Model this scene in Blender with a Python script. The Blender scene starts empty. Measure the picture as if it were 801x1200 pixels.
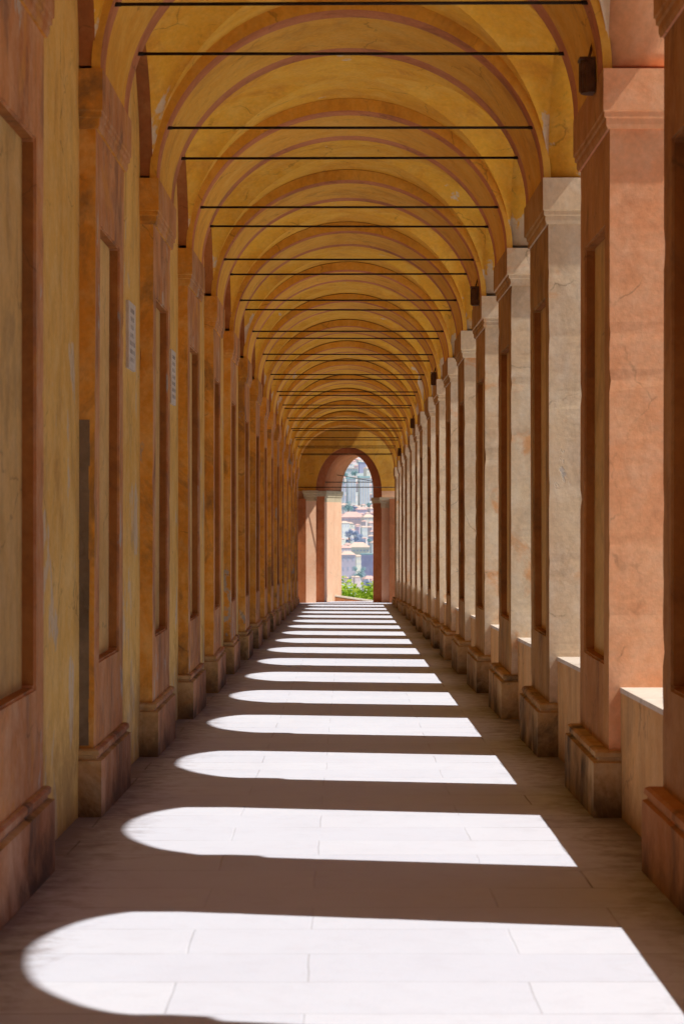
import bpy, bmesh, math, random
from mathutils import Vector, Matrix, noise
random.seed(7)
sc = bpy.context.scene
COL = sc.collection
PI = math.pi
R = math.radians

# ------------------------------------------------------------------ layout
P = 3.55            # bay length
Y0 = 12.68          # centre of pillar 0
HP = 0.75           # half length of a pillar along the walk
HO = P/2-HP         # half opening
XL, XW = -1.495, -1.59      # left pilaster face, left wall
XR, XO = 1.57, 2.085       # right pillar inner and outer faces
XC = (XL+XR)/2
AV = (XR-XL)/2              # half span of the vault
ZI = 4.45                   # top of imposts
K0, K1 = -5, 14
def za(y):   # level of the arcade
    return -0.0167*y - 1.7e-4*max(0., y-12.)**2
def zf(y):   # level of the floor
    return -0.0167*y - .02 - .0045*max(0., y-12.)
def yk(k): return Y0+P*k
YEND = 64.75

# ------------------------------------------------------------------ helpers
def link(name, me, parent=None, loc=None):
    o = bpy.data.objects.new(name, me); COL.objects.link(o)
    if parent is not None: o.parent = parent
    if loc is not None: o.location = loc
    return o
def mesh(name, bm, mats, smooth=False):
    bmesh.ops.recalc_face_normals(bm, faces=bm.faces)
    me = bpy.data.meshes.new(name); bm.to_mesh(me); bm.free()
    for m in (mats if isinstance(mats, (list, tuple)) else [mats]): me.materials.append(m)
    if smooth:
        for p in me.polygons: p.use_smooth = True
    return me
def empty(name, loc, rz=0.):
    o = bpy.data.objects.new(name, None); COL.objects.link(o)
    o.location = loc; o.rotation_euler.z = rz; o.empty_display_size = .2
    return o
def tag(o, label=None, cat=None, group=None, kind=None):
    if label: o['label'] = label
    if cat: o['category'] = cat
    if group: o['group'] = group
    if kind: o['kind'] = kind
    return o
def copy_tree(o, parent=None):
    c = o.copy(); COL.objects.link(c)
    if parent is not None: c.parent = parent
    for ch in list(o.children): copy_tree(ch, c)
    return c
def box(bm, x0, x1, y0, y1, z0, z1, mi=0, M=None):
    vs = [bm.verts.new((x, y, z)) for x in (x0, x1) for y in (y0, y1) for z in (z0, z1)]
    if M is not None:
        for v in vs: v.co = M @ v.co
    out = []
    for f in ((0,1,3,2),(4,6,7,5),(0,4,5,1),(2,3,7,6),(0,2,6,4),(1,5,7,3)):
        fc = bm.faces.new([vs[i] for i in f]); fc.material_index = mi; out.append(fc)
    return out
def bevel_all(bm, w, seg=2):
    es = [e for e in bm.edges if len(e.link_faces) == 2 and e.calc_face_angle(0) > .5]
    bmesh.ops.bevel(bm, geom=es, offset=w, segments=seg, affect='EDGES', profile=.6)
def tube(bm, p, q, r, n=8, r2=None):
    p, q = Vector(p), Vector(q); d = (q-p).normalized()
    a = d.orthogonal().normalized(); b = d.cross(a)
    r2 = r if r2 is None else r2
    A = [bm.verts.new(p+(a*math.cos(2*PI*i/n)+b*math.sin(2*PI*i/n))*r) for i in range(n)]
    B = [bm.verts.new(q+(a*math.cos(2*PI*i/n)+b*math.sin(2*PI*i/n))*r2) for i in range(n)]
    for i in range(n): bm.faces.new((A[i], A[(i+1) % n], B[(i+1) % n], B[i]))
    bm.faces.new(A); bm.faces.new(B)
ORD = ['first','second','third','fourth','fifth','sixth','seventh','eighth','ninth','tenth','eleventh','twelfth',
       'thirteenth','fourteenth','fifteenth','sixteenth','seventeenth','eighteenth','nineteenth','twentieth']

# ------------------------------------------------------------------ materials
class NT:
    def __init__(s, name):
        s.m = bpy.data.materials.new(name); s.m.use_nodes = True
        s.t = s.m.node_tree; s.t.nodes.clear()
        s.out = s.n('ShaderNodeOutputMaterial')
        s.b = s.n('ShaderNodeBsdfPrincipled'); s.l(s.b.outputs[0], s.out.inputs[0])
        s.b.inputs['Specular IOR Level'].default_value = .2
        s.b.inputs['Roughness'].default_value = .9
    def n(s, t, **k):
        x = s.t.nodes.new(t)
        for a, v in k.items(): setattr(x, a, v)
        return x
    def l(s, a, b): s.t.links.new(a, b)
    def math(s, op, a, b=None, clamp=False):
        x = s.n('ShaderNodeMath', operation=op, use_clamp=clamp)
        for i, v in enumerate((a, b)):
            if v is None: continue
            if isinstance(v, (int, float)): x.inputs[i].default_value = v
            else: s.l(v, x.inputs[i])
        return x.outputs[0]
    def noise(s, vec, scale, detail=5, rough=.55, dist=0.):
        x = s.n('ShaderNodeTexNoise'); x.inputs['Scale'].default_value = scale
        x.inputs['Detail'].default_value = detail; x.inputs['Roughness'].default_value = rough
        x.inputs['Distortion'].default_value = dist
        if vec is not None: s.l(vec, x.inputs['Vector'])
        return x.outputs['Fac']
    def rng(s, v, a, b, c=0., d=1., smooth=False):
        x = s.n('ShaderNodeMapRange'); x.inputs[1].default_value = a; x.inputs[2].default_value = b
        x.inputs[3].default_value = c; x.inputs[4].default_value = d; x.clamp = True
        if smooth: x.interpolation_type = 'SMOOTHSTEP'
        s.l(v, x.inputs[0]); return x.outputs[0]
    def mix(s, f, a, b, mode='MIX'):
        x = s.n('ShaderNodeMix', data_type='RGBA', blend_type=mode)
        if isinstance(f, (int, float)): x.inputs[0].default_value = f
        else: s.l(f, x.inputs[0])
        for i, v in ((6, a), (7, b)):
            if isinstance(v, tuple): x.inputs[i].default_value = (*v, 1)
            else: s.l(v, x.inputs[i])
        return x.outputs[2]
    def map(s, vec, scale=(1,1,1), loc=(0,0,0)):
        x = s.n('ShaderNodeMapping'); x.inputs['Scale'].default_value = scale; x.inputs['Location'].default_value = loc
        s.l(vec, x.inputs[0]); return x.outputs[0]

def plaster(name, base, dark, light, stain=(.10,.06,.035), streak=.35, peel=None, thr=.62, patch=None, pthr=.6,
            grime=None, bump=.35, val=.08, peelz=False, wear=.3, lowpeel=0., crack=.4):
    t = NT(name)
    tc = t.n('ShaderNodeTexCoord'); oi = t.n('ShaderNodeObjectInfo')
    rv = t.n('ShaderNodeVectorMath', operation='SCALE'); rv.inputs[0].default_value = (37., 91., 23.)
    t.l(oi.outputs['Random'], rv.inputs['Scale'])
    ad = t.n('ShaderNodeVectorMath', operation='ADD'); t.l(tc.outputs['Object'], ad.inputs[0]); t.l(rv.outputs[0], ad.inputs[1])
    v = ad.outputs[0]
    n1 = t.noise(v, 1.1, 6, .6, .4)
    n2 = t.noise(v, 5.5, 8, .65)
    n3 = t.noise(v, 28, 6, .7)
    c = t.mix(t.rng(n1, .36, .66), base, dark)
    c = t.mix(t.math('MULTIPLY', t.rng(n2, .45, .75), .55), c, light)
    if patch:
        pn = t.noise(v, 1.7, 7, .6, .6)
        c = t.mix(t.rng(pn, pthr, pthr+.09), c, patch)
    sn = t.noise(t.map(v, (3.4, 3.4, .42)), 1., 7, .62, .5)
    c = t.mix(t.math('MULTIPLY', t.rng(sn, .5, .74), streak*.75), c, stain)
    hgt = t.math('ADD', t.math('ADD', t.math('MULTIPLY', n1, 1.2), t.math('MULTIPLY', n2, .55)), t.math('MULTIPLY', n3, .09))
    if peel:
        pn = t.noise(t.map(v, (1., 1., .55)), 2.4, 10, .62, .3)
        if peelz:
            sz = t.n('ShaderNodeSeparateXYZ'); t.l(tc.outputs['Object'], sz.inputs[0])
            pn = t.math('ADD', pn, t.rng(sz.outputs[2], ZI+.05, ZI+.75, .26, 0.))
        if lowpeel:
            sz = t.n('ShaderNodeSeparateXYZ'); t.l(tc.outputs['Object'], sz.inputs[0])
            pn = t.math('ADD', pn, t.rng(sz.outputs[2], 2.3, -.6, 0., lowpeel))
        pf = t.rng(pn, thr, thr+.025)
        c = t.mix(pf, c, peel)
        hgt = t.math('SUBTRACT', hgt, t.math('MULTIPLY', pf, .35))
    if grime:
        sp = t.n('ShaderNodeSeparateXYZ'); t.l(tc.outputs['Object'], sp.inputs[0])
        gz = t.math('ADD', sp.outputs[2], t.math('MULTIPLY', t.math('SUBTRACT', n2, .5), grime*1.6))
        g = t.math('MULTIPLY', t.rng(gz, grime, -.05, 0., .9, True), t.rng(n1, .34, .58, .35, 1.))
        c = t.mix(g, c, stain)
    wn = t.noise(t.map(v, (1.3, 1.3, .8), (5, 3, 8)), 1.5, 9, .68, .8)
    c = t.mix(t.rng(wn, .52, .66, 0., wear), c, stain)
    c = t.mix(t.rng(wn, .47, .34, 0., wear*.8), c, light)
    c = t.mix(t.rng(n3, .3, .7, .0, .18), c, (.02,.015,.01))
    if crack:
        dn = t.n('ShaderNodeTexNoise'); dn.inputs['Scale'].default_value = 2.2; dn.inputs['Detail'].default_value = 6; t.l(v, dn.inputs['Vector'])
        dv = t.n('ShaderNodeVectorMath', operation='MULTIPLY_ADD'); t.l(dn.outputs['Color'], dv.inputs[0]); dv.inputs[1].default_value = (.5, .5, .5); t.l(v, dv.inputs[2])
        vo = t.n('ShaderNodeTexVoronoi', feature='DISTANCE_TO_EDGE'); vo.inputs['Scale'].default_value = .75; t.l(dv.outputs[0], vo.inputs['Vector'])
        ck = t.math('MULTIPLY', t.rng(vo.outputs['Distance'], .001, .007, 1., 0.), t.rng(sn, .46, .56, 0., crack))
        c = t.mix(ck, c, (.10,.055,.025))
    hs = t.n('ShaderNodeHueSaturation'); t.l(c, hs.inputs['Color'])
    t.l(t.rng(oi.outputs['Random'], 0, 1, 1-val, 1+val), hs.inputs['Value'])
    t.l(hs.outputs[0], t.b.inputs['Base Color'])
    b = t.n('ShaderNodeBump'); b.inputs['Strength'].default_value = bump; b.inputs['Distance'].default_value = .02
    t.l(hgt, b.inputs['Height']); t.l(b.outputs[0], t.b.inputs['Normal'])
    return t.m

M = {}
M['vault'] = plaster('ochre vault plaster', (.88,.49,.075), (.78,.385,.05), (.89,.59,.16), stain=(.44,.20,.05), streak=.35, bump=.25, val=.06, wear=.4)
M['web'] = plaster('ochre web plaster with damp', (.90,.53,.065), (.82,.42,.045), (.90,.63,.16), stain=(.54,.20,.05), streak=.4, peel=(.76,.66,.54), thr=.67, bump=.3, val=.06, peelz=True, wear=.4)
M['stripe'] = plaster('red painted stripe', (.66,.265,.125), (.56,.20,.085), (.72,.34,.18), streak=.25, bump=.2, wear=.4)
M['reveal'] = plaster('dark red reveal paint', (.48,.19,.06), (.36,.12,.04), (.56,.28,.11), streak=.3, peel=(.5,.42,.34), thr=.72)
M['wall'] = plaster('ochre wall plaster', (.88,.56,.16), (.76,.44,.10), (.88,.65,.30), stain=(.34,.20,.08), streak=.4, peel=(.70,.55,.36), thr=.63, patch=(.66,.38,.10), pthr=.6, grime=.6, wear=.4, lowpeel=.08)
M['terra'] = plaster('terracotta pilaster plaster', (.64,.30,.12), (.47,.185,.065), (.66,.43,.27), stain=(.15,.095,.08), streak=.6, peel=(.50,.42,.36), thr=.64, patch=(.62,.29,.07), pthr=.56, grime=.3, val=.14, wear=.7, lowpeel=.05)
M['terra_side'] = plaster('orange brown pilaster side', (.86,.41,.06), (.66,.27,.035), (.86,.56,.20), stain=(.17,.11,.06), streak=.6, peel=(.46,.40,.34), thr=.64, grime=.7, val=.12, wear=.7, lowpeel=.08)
M['panel'] = plaster('ochre recess panel', (.76,.50,.19), (.64,.38,.12), (.80,.58,.3), streak=.35)
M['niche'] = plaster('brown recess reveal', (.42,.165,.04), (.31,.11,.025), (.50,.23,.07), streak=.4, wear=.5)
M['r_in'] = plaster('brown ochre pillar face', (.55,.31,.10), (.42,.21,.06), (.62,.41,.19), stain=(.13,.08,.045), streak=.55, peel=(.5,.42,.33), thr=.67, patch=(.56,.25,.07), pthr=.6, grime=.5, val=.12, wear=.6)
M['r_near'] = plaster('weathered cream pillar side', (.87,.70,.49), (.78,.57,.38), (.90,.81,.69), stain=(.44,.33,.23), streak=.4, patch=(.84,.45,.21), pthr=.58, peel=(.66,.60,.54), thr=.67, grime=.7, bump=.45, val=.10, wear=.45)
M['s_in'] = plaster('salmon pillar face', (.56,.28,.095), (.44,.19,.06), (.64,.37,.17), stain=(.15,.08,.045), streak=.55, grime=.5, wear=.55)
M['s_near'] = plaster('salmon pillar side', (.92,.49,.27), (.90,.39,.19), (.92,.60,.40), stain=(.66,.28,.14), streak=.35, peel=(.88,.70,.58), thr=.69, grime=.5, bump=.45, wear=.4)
M['plinth'] = plaster('stained pillar plinth', (.62,.40,.17), (.46,.27,.11), (.66,.50,.32), stain=(.075,.055,.04), streak=.6, patch=(.56,.30,.11), pthr=.56, grime=.34, bump=.7, val=.14, wear=.85)  # real stains, with grime deepened at the foot to stand for shade
M['plinth_red'] = plaster('stained terracotta plinth', (.54,.25,.12), (.40,.17,.075), (.58,.37,.26), stain=(.085,.065,.06), streak=.6, peel=(.42,.35,.31), thr=.65, grime=.28, bump=.7, val=.14, wear=.8)
M['plinth_salmon'] = plaster('salmon plinth', (.64,.31,.13), (.52,.22,.08), (.68,.4,.2), stain=(.13,.08,.05), streak=.5, grime=.24, bump=.5, wear=.5)
M['parapet'] = plaster('orange parapet plaster', (.74,.43,.18), (.64,.34,.13), (.78,.54,.3), stain=(.30,.18,.09), streak=.7, grime=.3, bump=.5, wear=.4)
M['coping'] = plaster('pale parapet coping', (.76,.68,.6), (.68,.6,.52), (.8,.74,.68), streak=.1, bump=.4)
M['cornice'] = plaster('cream stone cornice', (.62,.55,.40), (.52,.45,.32), (.68,.62,.5), streak=.2)
M['pink'] = plaster('sunny pink plaster', (.88,.58,.40), (.84,.50,.33), (.88,.66,.5), stain=(.7,.4,.26), streak=.25, bump=.2)
M['redarch'] = plaster('brick red arch plaster', (.54,.205,.09), (.45,.16,.065), (.6,.29,.15), streak=.3)
M['cement'] = plaster('grey cement patch', (.26,.19,.12), (.16,.12,.08), (.36,.28,.2), streak=.4, bump=.8)

def simple(name, col, rough=.6, metal=0., var=.25, scale=8.):
    t = NT(name); tc = t.n('ShaderNodeTexCoord')
    n = t.noise(tc.outputs['Object'], scale, 6, .6)
    c = t.mix(t.rng(n, .35, .7), tuple(x*(1-var) for x in col), tuple(min(.9, x*(1+var)) for x in col))
    t.l(c, t.b.inputs['Base Color']); t.b.inputs['Roughness'].default_value = rough; t.b.inputs['Metallic'].default_value = metal
    return t.m
M['iron'] = simple('dark rusty iron', (.035,.024,.018), .7, .3, .4, 20)
M['lampbox'] = simple('brown painted lamp metal', (.11,.055,.03), .5, .2, .4, 14)
M['marble'] = simple('grey white marble', (.62,.58,.55), .5, 0, .12, 12)
M['ink'] = simple('dark engraved letters', (.52,.49,.47), .8)
M['cable'] = simple('black cable', (.03,.025,.025), .7)

def floor_mat():
    t = NT('stone paving slabs'); tc = t.n('ShaderNodeTexCoord'); v = tc.outputs['Object']
    wob = t.n('ShaderNodeTexNoise'); wob.inputs['Scale'].default_value = 1.6; t.l(v, wob.inputs['Vector'])
    wv = t.n('ShaderNodeVectorMath', operation='MULTIPLY_ADD'); t.l(wob.outputs['Color'], wv.inputs[0])
    wv.inputs[1].default_value = (.03,.03,0); t.l(v, wv.inputs[2])
    br = t.n('ShaderNodeTexBrick'); br.inputs['Scale'].default_value = 1.
    br.inputs['Brick Width'].default_value = 1.31; br.inputs['Row Height'].default_value = .507
    br.inputs['Mortar Size'].default_value = .006; br.inputs['Mortar Smooth'].default_value = .3
    br.offset = .37; br.offset_frequency = 2
    br.inputs['Color1'].default_value = (.0,.0,.0,1); br.inputs['Color2'].default_value = (1,1,1,1); br.inputs['Mortar'].default_value = (.5,.5,.5,1)
    t.l(t.map(wv.outputs[0], (1,1,1), (.13,.18,0)), br.inputs['Vector'])
    bc = t.n('ShaderNodeSeparateColor'); t.l(br.outputs['Color'], bc.inputs[0])
    c = t.mix(t.rng(bc.outputs[0], 0, 1), (.60,.65,.79), (.64,.69,.82))
    n1 = t.noise(v, .9, 6, .6, .5); n2 = t.noise(v, 7, 8, .65); n3 = t.noise(v, 60, 5, .7)
    c = t.mix(t.rng(n1, .4, .7, 0, .25), c, (.52,.54,.66))
    c = t.mix(t.rng(n2, .5, .75, 0, .18), c, (.46,.46,.55))
    # edge dirt, also painting in the shade on either side of the sunlit strip
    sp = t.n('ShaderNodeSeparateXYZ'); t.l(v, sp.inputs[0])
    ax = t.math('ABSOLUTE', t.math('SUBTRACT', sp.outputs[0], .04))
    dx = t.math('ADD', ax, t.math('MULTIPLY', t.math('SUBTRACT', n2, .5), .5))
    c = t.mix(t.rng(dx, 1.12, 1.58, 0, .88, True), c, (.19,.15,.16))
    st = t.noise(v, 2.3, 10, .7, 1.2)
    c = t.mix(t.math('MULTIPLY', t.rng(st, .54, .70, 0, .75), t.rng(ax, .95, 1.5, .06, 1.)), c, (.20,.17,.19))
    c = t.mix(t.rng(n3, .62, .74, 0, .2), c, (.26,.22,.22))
    c = t.mix(t.math('MULTIPLY', br.outputs['Fac'], t.math('MULTIPLY', t.rng(n1, .40, .62, .12, .8), t.rng(ax, .6, 1.35, .22, 1.))), c, (.12,.10,.11))  # stains and joints kept faint in the middle, as if bleached by sun
    t.l(c, t.b.inputs['Base Color']); t.b.inputs['Roughness'].default_value = .95; t.b.inputs['Specular IOR Level'].default_value = .04
    h = t.math('ADD', t.math('MULTIPLY', n2, .35), t.math('MULTIPLY', n3, .12))
    h = t.math('SUBTRACT', h, t.math('MULTIPLY', br.outputs['Fac'], .5))
    h = t.math('ADD', h, t.math('MULTIPLY', bc.outputs[0], .05))
    b = t.n('ShaderNodeBump'); b.inputs['Strength'].default_value = .45; b.inputs['Distance'].default_value = .02
    t.l(h, b.inputs['Height']); t.l(b.outputs[0], t.b.inputs['Normal'])
    return t.m
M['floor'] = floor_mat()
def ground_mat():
    t = NT('dry grass and hazy fields'); tc = t.n('ShaderNodeTexCoord'); v = tc.outputs['Object']
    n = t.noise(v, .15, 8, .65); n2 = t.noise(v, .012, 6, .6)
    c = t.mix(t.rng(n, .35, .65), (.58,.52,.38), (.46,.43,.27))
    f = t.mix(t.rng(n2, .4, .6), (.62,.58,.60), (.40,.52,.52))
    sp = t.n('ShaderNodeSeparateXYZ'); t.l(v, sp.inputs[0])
    c = t.mix(t.rng(sp.outputs[1], 300, 1200), c, f)  # distant fields turn pale and bluish, haze put into the colour
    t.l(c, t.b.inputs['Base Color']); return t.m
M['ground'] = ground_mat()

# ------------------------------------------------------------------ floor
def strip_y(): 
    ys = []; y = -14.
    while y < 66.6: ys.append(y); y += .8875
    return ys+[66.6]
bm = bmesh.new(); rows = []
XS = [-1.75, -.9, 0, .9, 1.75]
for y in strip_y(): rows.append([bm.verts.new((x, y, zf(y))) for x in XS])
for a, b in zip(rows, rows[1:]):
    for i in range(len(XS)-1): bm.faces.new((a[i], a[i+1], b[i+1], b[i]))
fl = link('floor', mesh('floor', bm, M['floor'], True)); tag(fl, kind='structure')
# ------------------------------------------------------------------ ground, town hillside
def prof(y):
    pts = [(-60, .6), (0,-.45), (66,-2.5), (80,-6.0), (130,-17), (400,-60), (900,-58), (1200,-41), (1500,-34), (1800,-29), (2200,-17), (2600,10), (3200,52), (4000,116), (5200,190), (9000,260)]
    for (a, b), (c, d) in zip(pts, pts[1:]):
        if y <= c:
            u = max(0, (y-a)/(c-a)); u2 = u
            return b+(d-b)*u2
    return 260
def gz(x, y):
    z = prof(y)
    if y < 110:
        s = max(0., min(1., (110-y)/40))
        z += s*(max(0, -x-3)*.35 - max(0, x-3.5)*.22 - (.0 if abs(x) < 3 else .25))
    return z
ysg = [-60,-40,-25,-14,0,15,30,45,58,66,72,80,95,110,130,180,250,400,600,900,1050,1200,1350,1500,1650,1800,2000,2200,2400,2600,2900,3200,3600,4000,4600,5200,7000,9000]
xsg = [-4000,-2000,-1000,-500,-250,-120,-60,-30,-15,-8,-4,-2.2,0,2.2,4,8,15,30,60,120,250,500,1000,2000,4000]
bm = bmesh.new(); rows = []
for y in ysg: rows.append([bm.verts.new((x, y, gz(max(-90, min(90, x)), y))) for x in xsg])
for a, b in zip(rows, rows[1:]):
    for i in range(len(xsg)-1): bm.faces.new((a[i], a[i+1], b[i+1], b[i]))
o = link('hillside_ground', mesh('hillside_ground', bm, M['ground'], True)); tag(o, kind='structure')

bm = bmesh.new(); rows = []
for i in range(24):
    y = -20+i*3.9; rows.append([bm.verts.new((x, y, za(y)-.09-(x-2.4)*.02)) for x in (2.2, 5., 9., 15.)])
for a, b in zip(rows, rows[1:]):
    for i in range(3): bm.faces.new((a[i], a[i+1], b[i+1], b[i]))
o = link('bounce_road', mesh('bounce_road', bm, plaster('pale gravel road', (.86,.83,.77), (.80,.77,.71), (.88,.86,.81), streak=0)) ); tag(o, kind='structure')  # unseen pale strip added to bounce sunlight up into the vault

# ------------------------------------------------------------------ pillars
def roughen(bm, step, amp, chip, seed, z0, z1):
    # slice a moulded block into courses and knock its faces and corners about a little
    n = int((z1-z0)/step)
    for i in range(1, n):
        g = bm.verts[:]+bm.edges[:]+bm.faces[:]
        bmesh.ops.bisect_plane(bm, geom=g, dist=1e-4, plane_co=(0, 0, z0+i*step), plane_no=(0, 0, 1))
    xs = [v.co.x for v in bm.verts]; ys = [v.co.y for v in bm.verts]
    xa, xb, ya, yb = min(xs), max(xs), min(ys), max(ys)
    so = Vector((seed*7.3, seed*3.1, seed*1.7))
    for v in bm.verts:
        c = v.co.copy()
        dx = min(abs(c.x-xa), abs(c.x-xb)); dy = min(abs(c.y-ya), abs(c.y-yb))
        n_ = noise.noise_vector(Vector((c.x*.7, c.y*.7, c.z*.5))+so)
        v.co.x += n_.x*amp; v.co.y += n_.y*amp*.5
        if 0 < dx < .03 or 0 < dy < .03:      # only the rounded arris itself
            if dx < .03 and dy < .03:
                k = max(0., noise.noise(Vector((c.x*2, c.y*2, c.z*7))+so)-.18)*chip
                v.co.x += k if c.x < (xa+xb)/2 else -k; v.co.y += k*.6 if c.y < 0 else -k*.6
def shaft_mesh(name, side, mats, seed=1):
    # side -1: left pilaster (faces +X), +1: right pillar (faces -X); mats: inner, other faces, recess reveal
    xi = XL if side < 0 else XR; xo = XW-.02 if side < 0 else XO
    d = -.075 if side < 0 else .075
    y0, y1, z0, z1 = -.51, .51, .90, 3.55
    bm = bmesh.new()
    ZB, ZT = -.2, 4.13
    def quad(pts, mi):
        f = bm.faces.new([bm.verts.new(p) for p in pts]); f.material_index = mi
    # inner face ring
    ysx = [-HP, y0, y1, HP]; zsx = [ZB, z0, z1, ZT]
    for i in range(3):
        for j in range(3):
            if i == 1 and j == 1: continue
            quad([(xi, ysx[i], zsx[j]), (xi, ysx[i+1], zsx[j]), (xi, ysx[i+1], zsx[j+1]), (xi, ysx[i], zsx[j+1])], 0)
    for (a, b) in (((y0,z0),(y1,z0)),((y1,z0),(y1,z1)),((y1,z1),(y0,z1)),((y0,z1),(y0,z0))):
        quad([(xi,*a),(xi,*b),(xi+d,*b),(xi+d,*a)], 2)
    quad([(xi,-HP,ZB),(xo,-HP,ZB),(xo,-HP,ZT),(xi,-HP,ZT)], 1)
    quad([(xi,HP,ZB),(xo,HP,ZB),(xo,HP,ZT),(xi,HP,ZT)], 1)
    quad([(xo,-HP,ZB),(xo,HP,ZB),(xo,HP,ZT),(xo,-HP,ZT)], 1)
    quad([(xi,-HP,ZT),(xo,-HP,ZT),(xo,HP,ZT),(xi,HP,ZT)], 1)
    quad([(xi,-HP,ZB),(xo,-HP,ZB),(xo,HP,ZB),(xi,HP,ZB)], 1)
    bmesh.ops.remove_doubles(bm, verts=bm.verts, dist=1e-5)
    es = [e for e in bm.edges if len(e.link_faces) == 2 and e.calc_face_angle(0) > .5]
    bmesh.ops.bevel(bm, geom=es, offset=.012, segments=2, affect='EDGES')
    roughen(bm, .07, .0018, .018, seed, ZB, ZT)
    return mesh(name, bm, mats)
def panel_mesh(name, side):
    xi = XL if side < 0 else XR; d = -.066 if side < 0 else .066
    bm = bmesh.new(); a = xi+d; b = a+(-.01 if side < 0 else .01)
    box(bm, min(a, b), max(a, b), -.52, .52, .89, 3.56)
    return mesh(name, bm, M['panel'])
def ring_solid(rings, bev=.008):
    # rings of (x0, x1, y0, y1, z) from the bottom up, joined into one closed moulding
    bm = bmesh.new(); L = []
    for (x0, x1, y0, y1, z) in rings: L.append([bm.verts.new(p) for p in ((x0, y0, z), (x1, y0, z), (x1, y1, z), (x0, y1, z))])
    for a, b in zip(L, L[1:]):
        for i in range(4): bm.faces.new((a[i], a[(i+1) % 4], b[(i+1) % 4], b[i]))
    bm.faces.new(L[0]); bm.faces.new(L[-1])
    if bev: bevel_all(bm, bev)
    return bm
def tier_mesh(name, side, tiers, mats, bev=.007, seed=1):
    # tiers of (projection inwards, projection along the walk, z)
    rings = []
    for (pi_, pa, z) in tiers:
        if side < 0: rings.append((XW-.02, XL+pi_, -HP-pa, HP+pa, z))
        else: rings.append((XR-pi_, XO+min(pa, .05), -HP-pa, HP+pa, z))
    bm = ring_solid(rings, bev); roughen(bm, .05, .003, .04, seed, rings[0][4], rings[-1][4])
    if len(mats) > 1:
        bm.normal_update()
        for f in bm.faces: f.material_index = 0 if abs(f.normal.x) > .5 else 1
    return mesh(name, bm, mats)
PL = lambda p: [(p, .05, -.25), (p, .05, .322), (p-.024, .03, .330), (p-.024, .03, .350), (p-.008, .042, .356), (p-.012, .04, .382), (p-.03, .024, .392)]
IM = lambda p: [(p-.03, .014, 4.10), (p-.02, .022, 4.125), (p-.02, .022, 4.160), (p-.008, .034, 4.168), (p-.008, .034, 4.198), (p, .05, 4.206), (p, .05, 4.452)]
def left_set(q): return dict(
    shaft=shaft_mesh('pilaster_shaft', -1, [M['terra'], M['terra_side'], M['niche']], q),
    recess_panel=panel_mesh('pilaster_panel', -1),
    plinth=tier_mesh('pilaster_plinth', -1, PL(.05), [M['plinth_red'], M['plinth']], seed=q),
    impost=tier_mesh('pilaster_impost', -1, IM(.045), [M['terra'], M['terra_side']], seed=q))
lefts = [left_set(q) for q in (1, 2, 3)]
def right_set(inn, near, plinth, q=1):
    return dict(shaft=shaft_mesh('pillar_shaft', 1, [M[inn], M[near], M['niche']], q+5),
        recess_panel=panel_mesh('pillar_panel', 1),
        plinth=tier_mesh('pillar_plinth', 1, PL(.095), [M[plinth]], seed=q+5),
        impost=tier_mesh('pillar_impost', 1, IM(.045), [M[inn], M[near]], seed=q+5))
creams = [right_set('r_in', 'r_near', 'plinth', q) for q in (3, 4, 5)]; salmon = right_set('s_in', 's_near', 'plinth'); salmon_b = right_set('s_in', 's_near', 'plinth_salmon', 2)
KV = -1   # nearest pillars in view
def make(kind, parts, k):
    t = empty(kind, (0, yk(k), za(yk(k))))
    for n, me in parts.items(): link(n, me, t)
    return t
vr = random.Random(21)
def lean(o): o.rotation_euler = (vr.uniform(-.0025, .0025), vr.uniform(-.0025, .0025), vr.uniform(-.006, .006)); o.location.x += vr.uniform(-.008, .008); o.location.y += vr.uniform(-.02, .02)
protoL = {}
for k in range(K0, K1+1):
    q = k % 3
    if q not in protoL: o = protoL[q] = make('wall_pilaster', lefts[q], k)
    else: o = copy_tree(protoL[q]); o.location = (0, yk(k), za(yk(k)))
    lean(o)
    if k < KV: lab = 'terracotta wall pilaster of the left wall standing nearer than the frame shows'
    elif k == KV: lab = 'purplish terracotta pilaster with an ochre recess, nearest on the left wall, cut by the frame'
    elif k == 0: lab = 'terracotta pilaster with a grey cement patch on its near side, second on the left wall'
    elif k == 1: lab = 'terracotta pilaster on the left wall between the two marble plaques'
    elif k == 2: lab = 'terracotta pilaster on the left wall just beyond the farther marble plaque'
    else: lab = 'recessed terracotta pilaster, %s from the camera along the left wall' % ORD[k-KV]
    tag(o, lab, 'pilaster', 'pilasters along the left wall')
    if k == 0: second = o
bm = bmesh.new(); n = 14
for i in range(n):
    z0 = .41+i*1.95/n; z1 = .41+(i+1)*1.95/n-.0005
    w = .062+.02*noise.noise(Vector((0, 0, i*.7)))
    box(bm, XW+.002, XW+w, -HP-.005, -HP+.004, z0, z1)
link('cement_patch', mesh('cement_patch', bm, M['cement']), second)
protos = {}
for k in range(K0, K1+1):
    key = 'b' if k <= -1 else 's' if k == 0 else 'c%d' % (k % 3)
    if key not in protos: o = protos[key] = make('arcade_pillar', {'b': salmon_b, 's': salmon}.get(key) or creams[k % 3], k)
    else: o = copy_tree(protos[key]); o.location = (0, yk(k), za(yk(k)))
    lean(o)
    if k < KV: lab = 'orange pillar of the right arcade standing nearer than the frame shows'
    elif k == KV: lab = 'orange brown pillar at the right edge of the photo, nearest of the arcade'
    elif k == 0: lab = 'salmon pink pillar with a sunlit side, second from the camera in the arcade'
    elif k == 1: lab = 'weathered cream pillar right behind the salmon pink one'
    else: lab = 'weathered cream pillar with recessed panel, %s from the camera along the right arcade' % ORD[k-KV]
    tag(o, lab, 'pillar', 'pillars of the right arcade')

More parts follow.
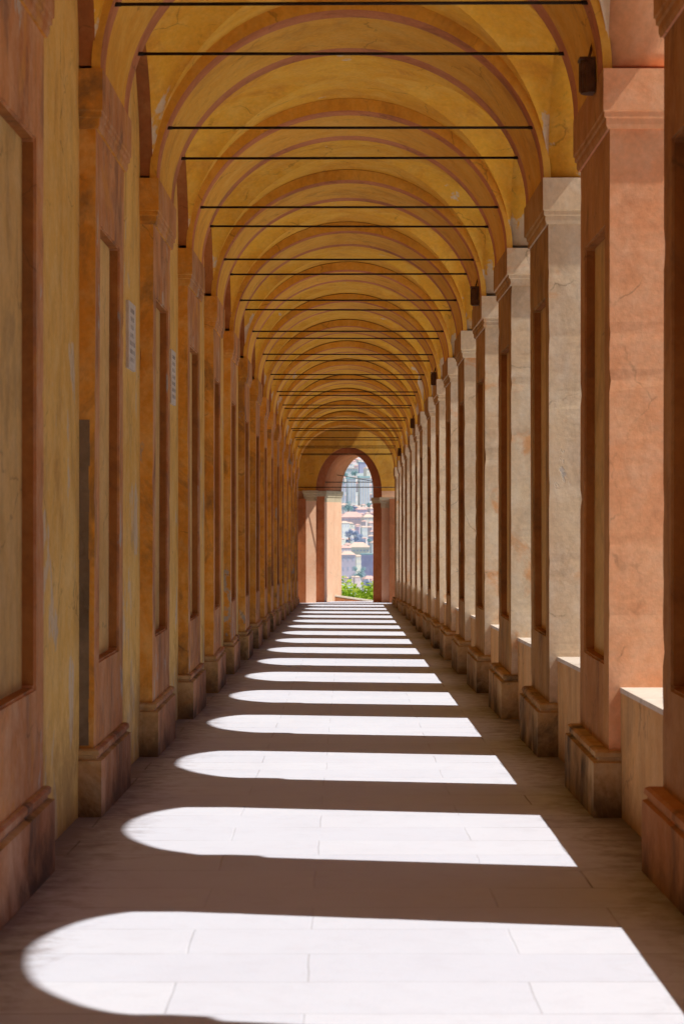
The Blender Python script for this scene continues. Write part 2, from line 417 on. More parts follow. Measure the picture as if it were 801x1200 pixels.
# ------------------------------------------------------------------ left wall with blind arch reveals
wl = empty('side_wall', (0, 0, 0)); tag(wl, 'long peeling ochre plaster wall closing the left side of the portico', 'wall')
bm = bmesh.new()
rows = []
y = -14.
while True:
    rows.append([bm.verts.new((XW, y, z+za(y))) for z in (-.5, .8, 2., 3.2, 4.4, 5.4, 6.4)])
    if y >= YEND+.8: break
    y = min(y+1.775, YEND+.8)
for a, b in zip(rows, rows[1:]):
    for i in range(6): bm.faces.new((a[i], a[i+1], b[i+1], b[i]))
link('wall_face', mesh('wall_face', bm, M['wall'], True), wl)
def arch_pts(n=28, r=HO, rise=HO): return [(-r*math.cos(PI*i/n), rise*math.sin(PI*i/n)) for i in range(n+1)]
AP = arch_pts()
ZA = ZI-.002
bm = bmesh.new(); A = []; B = []
for (y, z) in AP: A.append(bm.verts.new((XW-.01, y, ZA+z))); B.append(bm.verts.new((XL+.002, y, ZA+z)))
for i in range(len(A)-1): bm.faces.new((A[i], A[i+1], B[i+1], B[i]))
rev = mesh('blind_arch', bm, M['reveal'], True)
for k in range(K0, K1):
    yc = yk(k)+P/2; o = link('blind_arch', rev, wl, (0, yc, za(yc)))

# ------------------------------------------------------------------ right arcade wall above the pillars
aw = empty('arcade_wall', (0, 0, 0)); tag(aw, 'upper wall of the right arcade with round arches carried on the pillars', 'wall')
def arcade_piece(mats, seed, x0=XR, x1=XO, top=6.55):
    bm = bmesh.new()
    so = Vector((seed*5.7, 0, 0)); wob = [(y+.022*noise.noise(so+Vector((0, y*2.6, z*2.6)))+.008*noise.noise(so+Vector((3, y*9, z*9))), z+.02*noise.noise(so+Vector((9, y*2.6, z*2.6)))+.008*noise.noise(so+Vector((13, y*9, z*9)))) for y, z in arch_pts(44)]
    prof_ = [(-P/2, 0)] + wob + [(P/2, 0)]
    I = [bm.verts.new((x0, y, ZA+z)) for y, z in prof_]; O = [bm.verts.new((x1, y, ZA+z)) for y, z in prof_]
    IT = [bm.verts.new((x0, y, top)) for y, z in prof_]; OT = [bm.verts.new((x1, y, top)) for y, z in prof_]
    for i in range(len(prof_)-1):
        f = bm.faces.new((I[i], I[i+1], O[i+1], O[i])); f.material_index = 0; f.smooth = 0 < i < len(prof_)-2
        bm.faces.new((I[i], I[i+1], IT[i+1], IT[i])).material_index = 1
        bm.faces.new((O[i], O[i+1], OT[i+1], OT[i])).material_index = 0
    return mesh('arch', bm, mats)
arc_s = [arcade_piece([M['s_near'], M['vault']], q) for q in (1, 2)]; arc_c = [arcade_piece([M['web'], M['vault']], q) for q in (3, 4, 5)]
for k in range(K0, K1):
    yc = yk(k)+P/2; link('arch', arc_s[k % 2] if k <= -1 else arc_c[k % 3], aw, (0, yc, za(yc)))

# ------------------------------------------------------------------ vault
BV = 1.40      # rise of the main vault
RS = HO        # rise of the side arches
vt = empty('vaulted_ceiling', (0, 0, 0)); tag(vt, 'long ochre groin vaulted ceiling with red striped ribs over the walkway', 'ceiling')
def bay_mesh():
    bm = bmesh.new(); N, S = 36, 12
    ph = [-PI/2+PI*i/N for i in range(N+1)]
    for sgn in (-1, 1):
        g = []
        for p in ph:
            v = math.sin(p); row = []
            for j in range(S+1):
                s = j/S; u = abs(v)+s*(1-abs(v))
                rr = BV+(RS-BV)*s*s
                row.append(bm.verts.new((XC+sgn*u*AV, v*HO, ZI+rr*math.cos(p))))
            g.append(row)
        for i in range(N):
            for j in range(S):
                q = [g[i][j], g[i+1][j], g[i+1][j+1], g[i][j+1]]
                try: bm.faces.new(q)
                except ValueError: pass
        g = []
        for p in ph:
            u = math.sin(p); row = []
            for j in range(S+1):
                s = j/S; v = abs(u)+s*(1-abs(u))
                row.append(bm.verts.new((XC+u*AV, sgn*v*(HO+.0), ZI+BV*math.cos(p))))
            g.append(row)
        for i in range(N):
            for j in range(S):
                bm.faces.new([g[i][j], g[i+1][j], g[i+1][j+1], g[i][j+1]])
    bmesh.ops.dissolve_degenerate(bm, dist=1e-5, edges=bm.edges)
    me = mesh('vault_bay', bm, M['web'], True)
    return me
bay = bay_mesh()
for k in range(K0, K1):
    yc = yk(k)+P/2; link('vault_bay', bay, vt, (0, yc, za(yc)))
AR, BR = AV-.035, BV-.085
SW = .245
def rib_mesh(hl=HP+.012, stripes=True):
    bm = bmesh.new(); N = 48
    ysr = [-hl, -hl+SW, hl-SW, hl]
    L = []
    for i in range(N+1):
        a = PI*i/N; x = XC-AR*math.cos(a); z = ZI+.001+BR*math.sin(a)
        L.append([bm.verts.new((x, y, z)) for y in ysr])
    T = []
    for i in range(N+1):
        a = PI*i/N; x = XC-(AV+.02)*math.cos(a); z = ZI+.001+(BV+.03)*math.sin(a)
        T.append([bm.verts.new((x, y, z)) for y in (-hl, hl)])
    for i in range(N):
        for j in range(3):
            f = bm.faces.new((L[i][j], L[i+1][j], L[i+1][j+1], L[i][j+1])); f.material_index = 1 if j != 1 else 0; f.smooth = True
        for (a, b) in ((0, 0), (3, 1)):
            f = bm.faces.new((L[i][a], L[i+1][a], T[i+1][b], T[i][b])); f.material_index = 0
    return mesh('rib', bm, [M['vault'], M['stripe']])
rib = rib_mesh()
for k in range(K0, K1+1): link('rib', rib, vt, (0, yk(k), za(yk(k))))
# roof over it all
rf = empty('portico_roof', (0, 0, 0)); tag(rf, 'tiled lean roof covering the portico above the vaults', 'roof')
bm = bmesh.new(); rows = []
for y in [q for q in strip_y() if q < yk(14)+.5]+[yk(14)+.9]: rows.append([bm.verts.new((x, y, za(y)+z)) for x, z in ((XW-.5, 6.1), (XW-.5, 6.3), (XC, 6.75), (XO+.14, 6.3), (XO+.14, 6.2), (XC, 6.6))])
for a, b in zip(rows, rows[1:]):
    for i in range(6): bm.faces.new((a[i], a[(i+1) % 6], b[(i+1) % 6], b[i]))
link('roof_slope', mesh('roof_slope', bm, M['redarch']), rf)
bm = bmesh.new(); rows = []
for y in (yk(14)+.91, YEND+.6): rows.append([bm.verts.new((x, y, za(y)+z)) for x, z in ((XW-.5, 6.1), (XW-.5, 6.3), (.70, 6.5), (.70, 6.1))])
for a, b in zip(rows, rows[1:]):
    for i in range(4): bm.faces.new((a[i], a[(i+1) % 4], b[(i+1) % 4], b[i]))
link('cut_roof_end', mesh('cut_roof_end', bm, M['redarch']), rf)  # right part cut away so that sun reaches the end wall

# ------------------------------------------------------------------ tie rods
bm = bmesh.new(); xr = AR*math.sqrt(1-(.42/BR)**2)
tube(bm, (XC-xr-.03, 0, 0), (XC+xr+.03, 0, 0), .0105, 8)
rodm = mesh('rod', bm, M['iron'], True)
colm = []
for s in (-1, 1):
    bm = bmesh.new(); tube(bm, (XC+s*(xr-.035), 0, 0), (XC+s*(xr+.005), 0, 0), .0135, 8); colm.append(mesh('rod_collar', bm, M['iron'], True))
protoR = None
for k in range(-1, K1+1):
    for s in (-1, 1):
        y = yk(k)+s*.66
        if protoR is None:
            o = protoR = empty('tie_rod', (0, 0, 0)); link('rod', rodm, o); [link('end_collar', c_, o) for c_ in colm]
        else: o = copy_tree(protoR)
        o.location = (0, y, za(yk(k))+ZI+.42+vr.uniform(-.012, .012)); o.rotation_euler.y = vr.uniform(-.004, .004)
        if k < 0: lab = 'black iron tie rod crossing nearer than the frame shows'
        else: lab = 'black tie rod on the %s edge of the %s rib from the top' % ('near' if s < 0 else 'far', ORD[k])
        tag(o, lab, 'tie rod', 'iron tie rods under the vault')
        if k < 0: o['group'] = 'iron tie rods in front of the frame'

# ------------------------------------------------------------------ parapets
def parapet_mesh(k):
    yc = yk(k)+P/2; h = HO+.03
    bm = bmesh.new(); bm2 = bmesh.new()
    def slab(b, x0, x1, d0, d1):
        vs = []
        for i in range(5):
            y = -h+2*h*i/4; zz = zf(yc+y)-zf(yc)
            vs.append([b.verts.new(p) for p in ((x0, y, zz+d0), (x1, y, zz+d0), (x1, y, zz+d1), (x0, y, zz+d1))])
        for a, c in zip(vs, vs[1:]):
            for i in range(4): b.faces.new((a[i], a[(i+1) % 4], c[(i+1) % 4], c[i]))
        b.faces.new(vs[0]); b.faces.new(vs[-1])
        es = [e for e in b.edges if len(e.link_faces) == 2 and e.calc_face_angle(0) > .5]
        bmesh.ops.bevel(b, geom=es, offset=.012, segments=2, affect='EDGES')
    slab(bm, 1.64, 1.99, -.3, .745); slab(bm2, 1.637, 2.0, .742, .772)
    return mesh('parapet_body', bm, M['parapet']), mesh('parapet_top', bm2, M['coping'])
for k in range(K0, K1):
    yc = yk(k)+P/2; a, b = parapet_mesh(k)
    o = empty('parapet', (0, yc, zf(yc))); link('parapet_body', a, o); link('coping', b, o)
    if k < -1: lab = 'low orange parapet of the arcade nearer than the frame shows'
    elif k == -1: lab = 'low orange parapet with a sunlit white top between the first and second arcade pillars'
    else: lab = 'low stained parapet between the %s and %s pillars of the right arcade' % (ORD[k+1], ORD[k+2])
    tag(o, lab, 'parapet', 'parapets between the arcade pillars')

# ------------------------------------------------------------------ lamp boxes on every third impost
def lamp_parts():
    bm = bmesh.new(); n = 10
    prof_ = [(XR-.046, -.06)] + [(XR-.085-.045*math.sin(PI*i/n), -.06+.12*i/n) for i in range(n+1)] + [(XR-.046, .06)]
    a = [bm.verts.new((x, y, 4.38)) for x, y in prof_]; b = [bm.verts.new((x, y, 4.58)) for x, y in prof_]
    for i in range(len(prof_)): bm.faces.new((a[i], a[(i+1) % len(prof_)], b[(i+1) % len(prof_)], b[i]))
    bm.faces.new(a); bm.faces.new(b)
    for i in range(7):
        u = (i+.5)/7; x = XR-.085-.048*math.sin(PI*u); y = -.06+.12*u
        box(bm, x-.006, x+.01, y-.005, y+.005, 4.39, 4.565)
    body = mesh('lamp_housing', bm, M['lampbox'])
    bm = bmesh.new(); box(bm, XR-.14, XR-.03, -.065, .065, 4.581, 4.594); tube(bm, (XR-.08, 0, 4.59), (XR-.05, .02, 4.70), .009)
    return body, mesh('lamp_bracket', bm, M['lampbox'])
lb = lamp_parts(); protoB = None
for i, k in enumerate((0, 3, 6, 9, 12)):
    if protoB is None:
        o = protoB = empty('wall_lamp', (0, 0, 0))
        for n, me in zip(('housing', 'bracket'), lb): link(n, me, o)
    else: o = copy_tree(protoB)
    o.location = (0, yk(k)-.42, za(yk(k)))
    tag(o, ['dark brown lamp box on the capital of the salmon pink pillar', 'dark lamp box high on the fifth pillar of the right arcade',
            'dark lamp box high on the eighth pillar of the right arcade', 'dark lamp box high on the eleventh pillar of the right arcade',
            'dark lamp box high on the fourteenth pillar, farthest of the lamps'][i], 'lamp', 'lamp boxes on the right arcade')

# ------------------------------------------------------------------ marble plaques on the left wall
for i, k in enumerate((0, 1)):
    yc = yk(k)+P/2+.26; o = empty('marble_plaque', (XW, yc, za(yc)+3.14))
    bm = bmesh.new(); box(bm, -.01, .022, -.235, .235, -.245, .245); bevel_all(bm, .004, 1)
    link('slab', mesh('slab', bm, M['marble']), o)
    rnd = random.Random(3+i); bm = bmesh.new()
    for r_ in range(7):
        z = .185-r_*.06; w = rnd.uniform(.10, .19); y = -w
        while y < w:
            cw = rnd.uniform(.010, .022)
            for s in range(2):
                box(bm, .0215, .0235, y+s*cw*.7, y+s*cw*.7+.005, z-.016, z+.016)
            box(bm, .0215, .0233, y+.005, y+cw*.7, z-.003+rnd.choice((-.012, 0, .012)), z+.003+rnd.choice((0, .001)))
            y += cw+.014
            if rnd.random() < .2: y += .02
    link('inscription', mesh('inscription', bm, M['ink']), o)
    tag(o, ['square grey marble plaque with worn lettering on the ochre wall, nearer of two', 'square grey marble plaque with worn lettering on the ochre wall, farther of two'][i], 'plaque', 'marble plaques on the left wall')

# ------------------------------------------------------------------ end of the walk: stepped arch and the passage behind it
ze = -1.42
def arch_wall(name, x0, x1, ax0, ax1, y0, y1, zb, zs, rise, top, mats, n=32, soffit=1):
    bm = bmesh.new(); c = (ax0+ax1)/2; a = (ax1-ax0)/2
    pts = [(ax0, zb)] + [(c-a*math.cos(PI*i/n), zs+rise*math.sin(PI*i/n)) for i in range(n+1)] + [(ax1, zb)]
    outer = []
    for (x, z) in pts: outer.append((x, top))
    F = [bm.verts.new((x, y0, z)) for x, z in pts]; Bk = [bm.verts.new((x, y1, z)) for x, z in pts]
    for i in range(len(pts)-1):
        f = bm.faces.new((F[i], F[i+1], Bk[i+1], Bk[i])); f.material_index = soffit if 0 < i < len(pts)-2 else 0
        f.smooth = 0 < i < len(pts)-2
    for yy, S in ((y0, F), (y1, Bk)):
        T = [bm.verts.new((x, yy, top)) for x, z in pts[1:-1]]
        for i in range(len(T)-1): bm.faces.new((S[i+1], S[i+2], T[i+1], T[i])).material_index = 2
        for (xe, i) in ((x0, 0), (x1, -1)):
            q = [bm.verts.new((xe, yy, z)) for z in (zb, zs, top)]
            j = 1 if i == 0 else -2
            t = T[0] if i == 0 else T[-1]
            bm.faces.new((q[0], S[i], S[j], q[1])).material_index = 0
            bm.faces.new((q[1], S[j], t, q[2])).material_index = 2
    return mesh(name, bm, mats)
gt = empty('end_archway', (0, YEND, ze)); tag(gt, 'stepped pink archway with cream capitals closing the far end of the walk', 'archway')
def child(name, me): return link(name, me, gt, (0, -YEND, -ze))
ax0, ax1 = -.955, 1.175
bx0, bx1 = -.685, .905
child('outer_arch', arch_wall('outer_arch', XW-.1, XO+.3, ax0, ax1, YEND, YEND+.4, ze-.6, 2.28, 1.42, 5.4, [M['pink'], M['redarch'], M['vault']]))
child('inner_arch', arch_wall('inner_arch', XW-.1, 1.35, bx0, bx1, YEND+.402, YEND+.62, ze-.6, 2.27, 1.25, 5.4, [M['redarch'], M['redarch'], M['redarch']]))
# passage wall turning to the right behind the arch, its barrel left open on the right to let sun in
bm = bmesh.new(); y0, y1 = YEND+.622, YEND+3.35; sl = .203
c0 = (bx0+bx1)/2; a0 = (bx1-bx0)/2; n = 20
pts = [(bx0, ze-1.2), (bx0, 2.27)] + [(c0-a0*math.cos(PI*.54*i/n), 2.27+1.25*math.sin(PI*.54*i/n)) for i in range(1, n+1)]
F = [bm.verts.new((x, y0, z)) for x, z in pts]; Bk = [bm.verts.new((x+sl*(y1-y0), y1, z)) for x, z in pts]
F2 = [bm.verts.new((-1.9, y0, pts[0][1])), bm.verts.new((-1.9, y0, 4.1)), bm.verts.new((pts[-1][0], y0, 4.1))]
B2 = [bm.verts.new((-1.9, y1, pts[0][1])), bm.verts.new((-1.9, y1, 4.1)), bm.verts.new((pts[-1][0]+sl*(y1-y0), y1, 4.1))]
for i in range(len(pts)-1):
    f = bm.faces.new((F[i], F[i+1], Bk[i+1], Bk[i])); f.material_index = 0 if i == 0 else 1; f.smooth = i > 0
bm.faces.new(F+F2[::-1]); bm.faces.new(Bk+B2[::-1])
bm.faces.new((F2[0], F2[1], B2[1], B2[0])); bm.faces.new((F2[1], F2[2], B2[2], B2[1])); bm.faces.new((F2[2], F[-1], Bk[-1], B2[2]))
child('passage_wall', mesh('passage_wall', bm, [M['pink'], M['redarch']]))
def capital(name, x0, x1, y0, y1, zt, h=.34, sk=0):
    r = []
    for (p, u) in ((.012, 0), (.02, .02), (.02, .42), (.045, .48), (.045, .66), (.07, .72), (.07, 1.)): r.append((x0-p, x1+p, y0-p, y1+p, zt-h+u*h))
    bm = ring_solid(r, .006)
    if sk:
        for v in bm.verts: v.co.x += sk*(v.co.y-y0)
    return mesh(name, bm, M['cornice'])
child('capital', capital('capital', XL+.18, ax0, YEND-.16, YEND+.39, 2.30))
child('capital', capital('capital', ax1, XR-.02, YEND-.04, YEND+.39, 2.08))
child('capital', capital('capital', ax0-.1, bx0, YEND+.44, YEND+.60, 2.29))
child('capital', capital('capital', bx1, ax1+.1, YEND+.44, YEND+.60, 2.07))
child('capital', capital('capital', bx0-.35, bx0+.0, YEND+.72, YEND+3.33, 2.30, .38, sl))
bm = bmesh.new(); A = []; B = []
for (x, y) in ((-1.27, YEND-.19), (ax0+.004, YEND-.012), (ax0+.004, YEND+.03), (-1.27, YEND+.03)):
    A.append(bm.verts.new((x, y, ze-.6))); B.append(bm.verts.new((x, y, 1.965)))
for i in range(4): bm.faces.new((A[i], A[(i+1) % 4], B[(i+1) % 4], B[i]))
bm.faces.new(A); bm.faces.new(B)
child('sun_turned_pier', mesh('sun_turned_pier', bm, M['pink']))  # splay added so that this face catches more sun
bm = bmesh.new(); box(bm, XL-.05, -1.272, YEND-.24, YEND+.02, ze-.6, 2.02)
child('corner_shade_pilaster', mesh('corner_shade_pilaster', bm, M['redarch']))  # dark red of both corner strips stands for the shade there
bm = bmesh.new(); box(bm, 1.42, XR+.05, YEND-.24, YEND+.02, ze-.6, 2.02)
child('corner_shade_pilaster', mesh('corner_shade_pilaster', bm, M['redarch']))
# rods and a cable strung across the archway
bm = bmesh.new(); tube(bm, (XL-.05, 0, 0), (XR+.03, 0, 0), .014); o = link('tie_rod', mesh('rod_end', bm, M['iron'], True), None, (0, YEND-.25, 2.40))
tag(o, 'long black tie rod just in front of the end archway', 'tie rod', 'iron tie rods at the end archway')
bm = bmesh.new(); tube(bm, (ax0-.1, 0, 0), (bx1+.06, 0, 0), .013); o = link('tie_rod', mesh('rod_inner', bm, M['iron'], True), None, (0, YEND+.45, 2.575))
tag(o, 'shorter black tie rod across the opening of the end archway', 'tie rod', 'iron tie rods at the end archway')
bm = bmesh.new(); pr = Vector((-.36, YEND+2.2, 2.86))
for i in range(8):
    q = Vector((-.36+.18*(i+1), YEND+2.2-.05*(i+1), 2.86-.033*(i+1)-.0*i)); tube(bm, pr, q, .011, 6); pr = q
o = link('cable', mesh('cable', bm, M['cable'], True)); tag(o, 'thin dark cable slanting across the top of the archway opening', 'cable')
# parapet sloping down outside
bm = bmesh.new(); bm2 = bmesh.new()
def ramp(b, d0, d1, t):
    A_, B_ = (-.62, YEND+2.0, -1.16), (1.6, YEND+4.2, -1.57)
    vs = []
    for (x, y, z) in (A_, B_):
        vs.append([b.verts.new(p) for p in ((x, y-t, z+d0), (x, y+.3+t, z+d0), (x, y+.3+t, z+d1), (x, y-t, z+d1))])
    for i in range(4): b.faces.new((vs[0][i], vs[0][(i+1) % 4], vs[1][(i+1) % 4], vs[1][i]))
    b.faces.new(vs[0]); b.faces.new(vs[1])
ramp(bm, -2.2, -.03, 0); ramp(bm2, -.029, .02, .02)
o = empty('ramp_parapet', (-.6, YEND+2, ze)); tag(o, 'short brick red parapet with white top sloping down beyond the archway', 'parapet')
for n, b, m in (('parapet_body', bm, M['redarch']), ('coping', bm2, M['coping'])): link(n, mesh(n, b, m), o, (.6, -YEND-2, -ze))

# ------------------------------------------------------------------ greenery
def leafmat(name, c1, c2, trans=.25):
    t = NT(name); tc = t.n('ShaderNodeTexCoord'); gi = t.n('ShaderNodeNewGeometry')
    c = t.mix(gi.outputs['Random Per Island'], c1, c2)
    t.l(c, t.b.inputs['Base Color']); t.b.inputs['Roughness'].default_value = .6
    tr = t.n('ShaderNodeBsdfTranslucent'); t.l(c, tr.inputs[0])
    mx = t.n('ShaderNodeMixShader'); mx.inputs[0].default_value = trans
    t.l(t.b.outputs[0], mx.inputs[1]); t.l(tr.outputs[0], mx.inputs[2]); t.l(mx.outputs[0], t.out.inputs[0])
    return t.m
M['leaf'] = leafmat('fresh green leaves', (.26,.46,.03), (.74,.84,.14), .55)
M['leaf_far'] = leafmat('hazy blue green leaves', (.32,.52,.56), (.48,.66,.66), .3)  # far leaves tinted blue, haze painted into their colour
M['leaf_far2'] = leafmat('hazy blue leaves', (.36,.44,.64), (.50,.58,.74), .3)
M['bark'] = simple('bark', (.14,.10,.07), .9)
def tree(loc, h, rad, nleaf, leaf, mat, label, seed, group=None, clumps=9):
    rnd = random.Random(seed)
    o = empty('leafy_tree', loc)
    bm = bmesh.new(); tube(bm, (0, 0, -.3), (0, 0, h*.55), rad*.10, 8, rad*.06)
    cl = []
    for i in range(clumps):
        a = rnd.uniform(0, 2*PI); r = rad*rnd.uniform(.15, .7); c = Vector((r*math.cos(a), r*math.sin(a), h*rnd.uniform(.3 if leaf > .3 else .5, .9)))
        cl.append((c, rad*rnd.uniform(.34, .56)))
        tube(bm, (0, 0, h*rnd.uniform(.3, .5)), c, rad*.035, 5, rad*.012)
    link('trunk', mesh('trunk', bm, M['bark']), o)
    bm = bmesh.new()
    for i in range(nleaf):
        c, r = rnd.choice(cl)
        d = Vector((rnd.gauss(0, 1), rnd.gauss(0, 1), rnd.gauss(0, .8))).normalized()*r*rnd.uniform(.55, 1.05)
        p = c+d; u = Vector((rnd.uniform(-1, 1), rnd.uniform(-1, 1), rnd.uniform(-.6, .6))).normalized()
        w = (u.cross(d.normalized()+Vector((rnd.uniform(-.6, .6), rnd.uniform(-.6, .6), rnd.uniform(-.2, .8))))).normalized()
        s = leaf*rnd.uniform(.6, 1.2)
        bm.faces.new([bm.verts.new(q) for q in (p-u*s, p+w*s*.45, p+u*s, p-w*s*.45)])
    link('crown', mesh('crown', bm, mat), o)
    tag(o, label, 'tree', group); return o
tree((-.2, 77.5, -7.6), 6.3, 2.0, 9000, .15, M['leaf'], 'bright green leafy tree top just beyond the end archway, at the left', 11)
tree((2.3, 79.5, -8.4), 6.4, 1.9, 8000, .15, M['leaf'], 'bright green leafy tree top beyond the end archway, lower and at the right', 12)

# ------------------------------------------------------------------ hazy town on the far hillside
def tint(n, c): M[n] = simple(n, c, .9, 0, .06, .2); return M[n]  # town colours are pale and bluish, with the haze mixed in
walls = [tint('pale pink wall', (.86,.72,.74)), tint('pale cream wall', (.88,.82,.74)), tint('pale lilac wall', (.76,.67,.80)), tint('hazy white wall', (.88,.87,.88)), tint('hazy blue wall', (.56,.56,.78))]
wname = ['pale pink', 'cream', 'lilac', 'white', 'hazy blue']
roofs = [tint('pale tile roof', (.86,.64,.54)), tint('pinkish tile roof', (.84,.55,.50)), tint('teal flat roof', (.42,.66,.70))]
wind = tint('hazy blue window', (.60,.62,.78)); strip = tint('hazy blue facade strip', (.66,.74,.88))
def house(px, py, Y, wpx, hpx, wi, ri, rot, label, cat='house', flat=False, nw=(3, 2), tower=False):
    # px, py: where the middle of the base stands, read off the view and turned into a place on the hillside
    X = (px-404.5)/2340*Y; zb = 1.6-(py-600)/2340*Y
    w = wpx/2340*Y; h = hpx/2340*Y; d = w*.8
    o = empty('tower_block' if tower else 'house', (X, Y, zb), rot)
    bm = bmesh.new(); box(bm, -w/2, w/2, -d/2, d/2, -h*.6, h); link('wall', mesh('wall', bm, walls[wi]), o)
    bm = bmesh.new(); e = w*.06
    if flat: box(bm, -w/2-e, w/2+e, -d/2-e, d/2+e, h+.02, h+h*.06)
    else:
        rh = w*.24
        b = [bm.verts.new(p) for p in ((-w/2-e, -d/2-e, h+.05), (w/2+e, -d/2-e, h+.05), (w/2+e, d/2+e, h+.05), (-w/2-e, d/2+e, h+.05))]
        r_ = [bm.verts.new(p) for p in ((-w*.22, 0, h+rh), (w*.22, 0, h+rh))]
        bm.faces.new((b[0], b[1], r_[1], r_[0])); bm.faces.new((b[2], b[3], r_[0], r_[1])); bm.faces.new((b[1], b[2], r_[1])); bm.faces.new((b[3], b[0], r_[0])); bm.faces.new(b)
    link('roof', mesh('roof', bm, roofs[ri]), o)
    if tower:
        for i in range(nw[0]):
            for f in (0, 1):
                x = (i+.5)/nw[0]; s = .28/nw[0]
                bm = bmesh.new()
                if f == 0: box(bm, w*(x-.5-s), w*(x-.5+s), -d/2-.25, -d/2+.1, h*.04, h*.97)
                else: box(bm, w/2-.1, w/2+.25, d*(x-.5-s), d*(x-.5+s), h*.04, h*.97)
                link('balcony_column', mesh('balcony_column', bm, strip), o)
    else:
        bm0 = bmesh.new(); ww, wh = w*.09, h*.17
        box(bm0, -ww/2, ww/2, -.12, .05, -wh/2, wh/2); wm = mesh('window', bm0, wind)
        for i in range(nw[0]):
            for j in range(nw[1]):
                q = link('window', wm, o, (w*((i+.5)/nw[0]-.5), -d/2, h*((j+.55)/nw[1])))
                q = link('window', wm, o, (w/2, d*((i+.5)/nw[0]-.5), h*((j+.55)/nw[1]))); q.rotation_euler.z = PI/2
    tag(o, label, cat)
    return o
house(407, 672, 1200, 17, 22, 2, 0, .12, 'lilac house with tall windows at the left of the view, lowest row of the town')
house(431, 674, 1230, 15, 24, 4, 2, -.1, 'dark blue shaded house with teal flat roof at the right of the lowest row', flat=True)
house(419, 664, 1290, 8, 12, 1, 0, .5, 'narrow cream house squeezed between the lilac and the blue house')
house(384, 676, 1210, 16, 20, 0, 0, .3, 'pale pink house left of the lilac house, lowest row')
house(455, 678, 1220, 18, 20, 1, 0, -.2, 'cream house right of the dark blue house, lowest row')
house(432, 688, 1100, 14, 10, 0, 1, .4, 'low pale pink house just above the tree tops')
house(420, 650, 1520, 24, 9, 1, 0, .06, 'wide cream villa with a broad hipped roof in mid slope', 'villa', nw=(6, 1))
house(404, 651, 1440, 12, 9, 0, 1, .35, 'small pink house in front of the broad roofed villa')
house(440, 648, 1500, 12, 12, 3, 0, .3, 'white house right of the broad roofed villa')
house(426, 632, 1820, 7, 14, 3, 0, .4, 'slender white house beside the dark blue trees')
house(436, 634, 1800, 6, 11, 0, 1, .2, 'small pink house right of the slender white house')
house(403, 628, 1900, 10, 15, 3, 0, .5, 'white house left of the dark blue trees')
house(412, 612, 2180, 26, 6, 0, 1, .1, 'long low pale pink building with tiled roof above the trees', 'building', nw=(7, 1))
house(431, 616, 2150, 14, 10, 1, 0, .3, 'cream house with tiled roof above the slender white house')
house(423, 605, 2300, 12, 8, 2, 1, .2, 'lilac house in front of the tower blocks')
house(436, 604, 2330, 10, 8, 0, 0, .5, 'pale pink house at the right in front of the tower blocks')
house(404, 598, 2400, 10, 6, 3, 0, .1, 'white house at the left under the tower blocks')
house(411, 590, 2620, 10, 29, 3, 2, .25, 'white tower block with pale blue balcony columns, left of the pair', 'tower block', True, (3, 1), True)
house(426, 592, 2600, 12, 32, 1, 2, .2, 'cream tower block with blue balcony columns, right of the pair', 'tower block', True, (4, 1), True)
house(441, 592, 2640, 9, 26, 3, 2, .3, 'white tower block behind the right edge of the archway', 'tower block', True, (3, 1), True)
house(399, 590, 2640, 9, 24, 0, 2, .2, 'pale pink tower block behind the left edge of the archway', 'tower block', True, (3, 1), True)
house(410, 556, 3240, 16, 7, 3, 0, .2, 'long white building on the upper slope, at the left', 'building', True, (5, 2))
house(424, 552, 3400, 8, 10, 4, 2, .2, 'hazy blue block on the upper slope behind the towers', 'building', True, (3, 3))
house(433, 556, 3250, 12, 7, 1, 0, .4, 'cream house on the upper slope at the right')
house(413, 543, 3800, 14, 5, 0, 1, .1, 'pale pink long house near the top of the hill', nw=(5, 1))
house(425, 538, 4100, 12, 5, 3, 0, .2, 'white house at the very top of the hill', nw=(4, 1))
hr = random.Random(5)
rows_ = [(684, 1060), (668, 1330), (658, 1420), (645, 1580), (636, 1720), (624, 1980), (619, 2080), (609, 2230), (600, 2390), (586, 2700), (574, 2900), (566, 3060), (549, 3500), (545, 3650)]
for (py, Y) in rows_:
    px = 392+hr.uniform(0, 4)
    while px < 446:
        wpx = hr.uniform(4.5, 8.5)
        house(px, py+hr.uniform(-1.5, 1.5), Y*hr.uniform(.985, 1.015), wpx, hr.uniform(4, 7.5), hr.choice((0, 0, 1, 1, 2, 3)), hr.choice((0, 1, 1)), hr.uniform(-.5, .7),
              'small hazy pastel house with tiled roof in the crowded hillside town', nw=(2, 1))['group'] = 'small houses crowding the hillside'
        px += wpx*hr.uniform(.9, 1.7)
def ftree(px, py, Y, wpx, hpx, mat, label, seed, group):
    X = (px-404.5)/2340*Y; zb = 1.6-(py-600)/2340*Y; h = hpx/2340*Y; r = wpx/2/2340*Y
    tree((X, Y, zb), h, r*1.3, 900, r*.16, M[mat], label, seed, group, 8)
G = 'hazy trees among the houses'
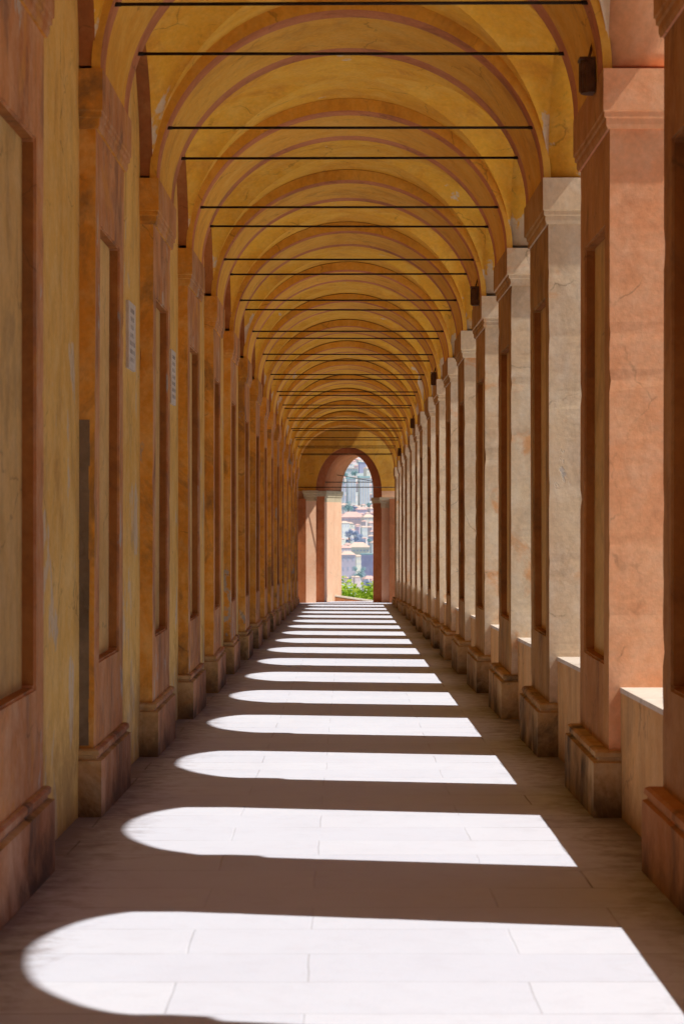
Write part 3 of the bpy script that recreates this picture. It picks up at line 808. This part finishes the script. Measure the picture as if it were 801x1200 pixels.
for i, (px, py, Y, w, h, m, lab) in enumerate([
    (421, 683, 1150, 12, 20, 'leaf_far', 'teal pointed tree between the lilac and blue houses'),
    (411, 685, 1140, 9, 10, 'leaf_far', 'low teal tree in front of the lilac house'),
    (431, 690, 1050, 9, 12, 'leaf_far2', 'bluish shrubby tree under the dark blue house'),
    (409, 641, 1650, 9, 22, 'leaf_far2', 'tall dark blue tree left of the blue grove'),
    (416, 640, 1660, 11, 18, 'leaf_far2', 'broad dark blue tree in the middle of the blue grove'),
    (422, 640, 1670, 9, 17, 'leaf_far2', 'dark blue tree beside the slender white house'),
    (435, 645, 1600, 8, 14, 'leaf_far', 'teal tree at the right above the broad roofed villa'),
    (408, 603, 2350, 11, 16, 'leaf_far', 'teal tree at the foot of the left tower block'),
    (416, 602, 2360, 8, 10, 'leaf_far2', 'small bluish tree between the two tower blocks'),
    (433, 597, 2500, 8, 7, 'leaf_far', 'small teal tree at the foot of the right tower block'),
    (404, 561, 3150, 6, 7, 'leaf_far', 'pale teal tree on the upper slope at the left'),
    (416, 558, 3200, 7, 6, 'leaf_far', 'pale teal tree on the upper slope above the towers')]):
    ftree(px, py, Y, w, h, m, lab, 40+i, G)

# ------------------------------------------------------------------ light, world, camera
E, AZ = R(58.25), R(11.)
to_sun = Vector((math.cos(AZ)*math.cos(E), -math.sin(AZ)*math.cos(E), math.sin(E)))
sd = bpy.data.lights.new('Sun', 'SUN'); sd.energy = 5.0; sd.angle = R(.5); sd.color = (1., .93, .82)
so = bpy.data.objects.new('Sun', sd); COL.objects.link(so); so.location = (30, -10, 40)
so.rotation_euler = (-to_sun).to_track_quat('-Z', 'Y').to_euler()
w = bpy.data.worlds.new('World'); sc.world = w; w.use_nodes = True
nt = w.node_tree; bg = nt.nodes['Background']
sky = nt.nodes.new('ShaderNodeTexSky'); sky.sky_type = 'NISHITA'; sky.sun_disc = False
sky.sun_elevation = E; sky.sun_rotation = PI/2+AZ; sky.air_density = 1.; sky.dust_density = .4; sky.ozone_density = 6.
nt.links.new(sky.outputs[0], bg.inputs[0]); bg.inputs[1].default_value = .065

cd = bpy.data.cameras.new('Camera'); co = bpy.data.objects.new('Camera', cd); COL.objects.link(co)
cd.sensor_fit = 'VERTICAL'; cd.sensor_height = 36; cd.sensor_width = 24; cd.lens = 2340/1200*36
cd.clip_start = .1; cd.clip_end = 20000
co.location = (0, 0, 1.6); co.rotation_euler = (PI/2, 0, 0)
cd.shift_x = -4/1200
cd.dof.use_dof = True; cd.dof.focus_distance = 24; cd.dof.aperture_fstop = 5.6
sc.camera = co
sc.view_settings.view_transform = 'Standard'; sc.view_settings.look = 'None'; sc.view_settings.exposure = 0; sc.view_settings.gamma = 1
cy = sc.cycles
cy.max_bounces = 12; cy.diffuse_bounces = 8; cy.glossy_bounces = 3; cy.transmission_bounces = 4
cy.sample_clamp_indirect = 8; cy.use_denoising = True; cy.caustics_reflective = False; cy.caustics_refractive = False
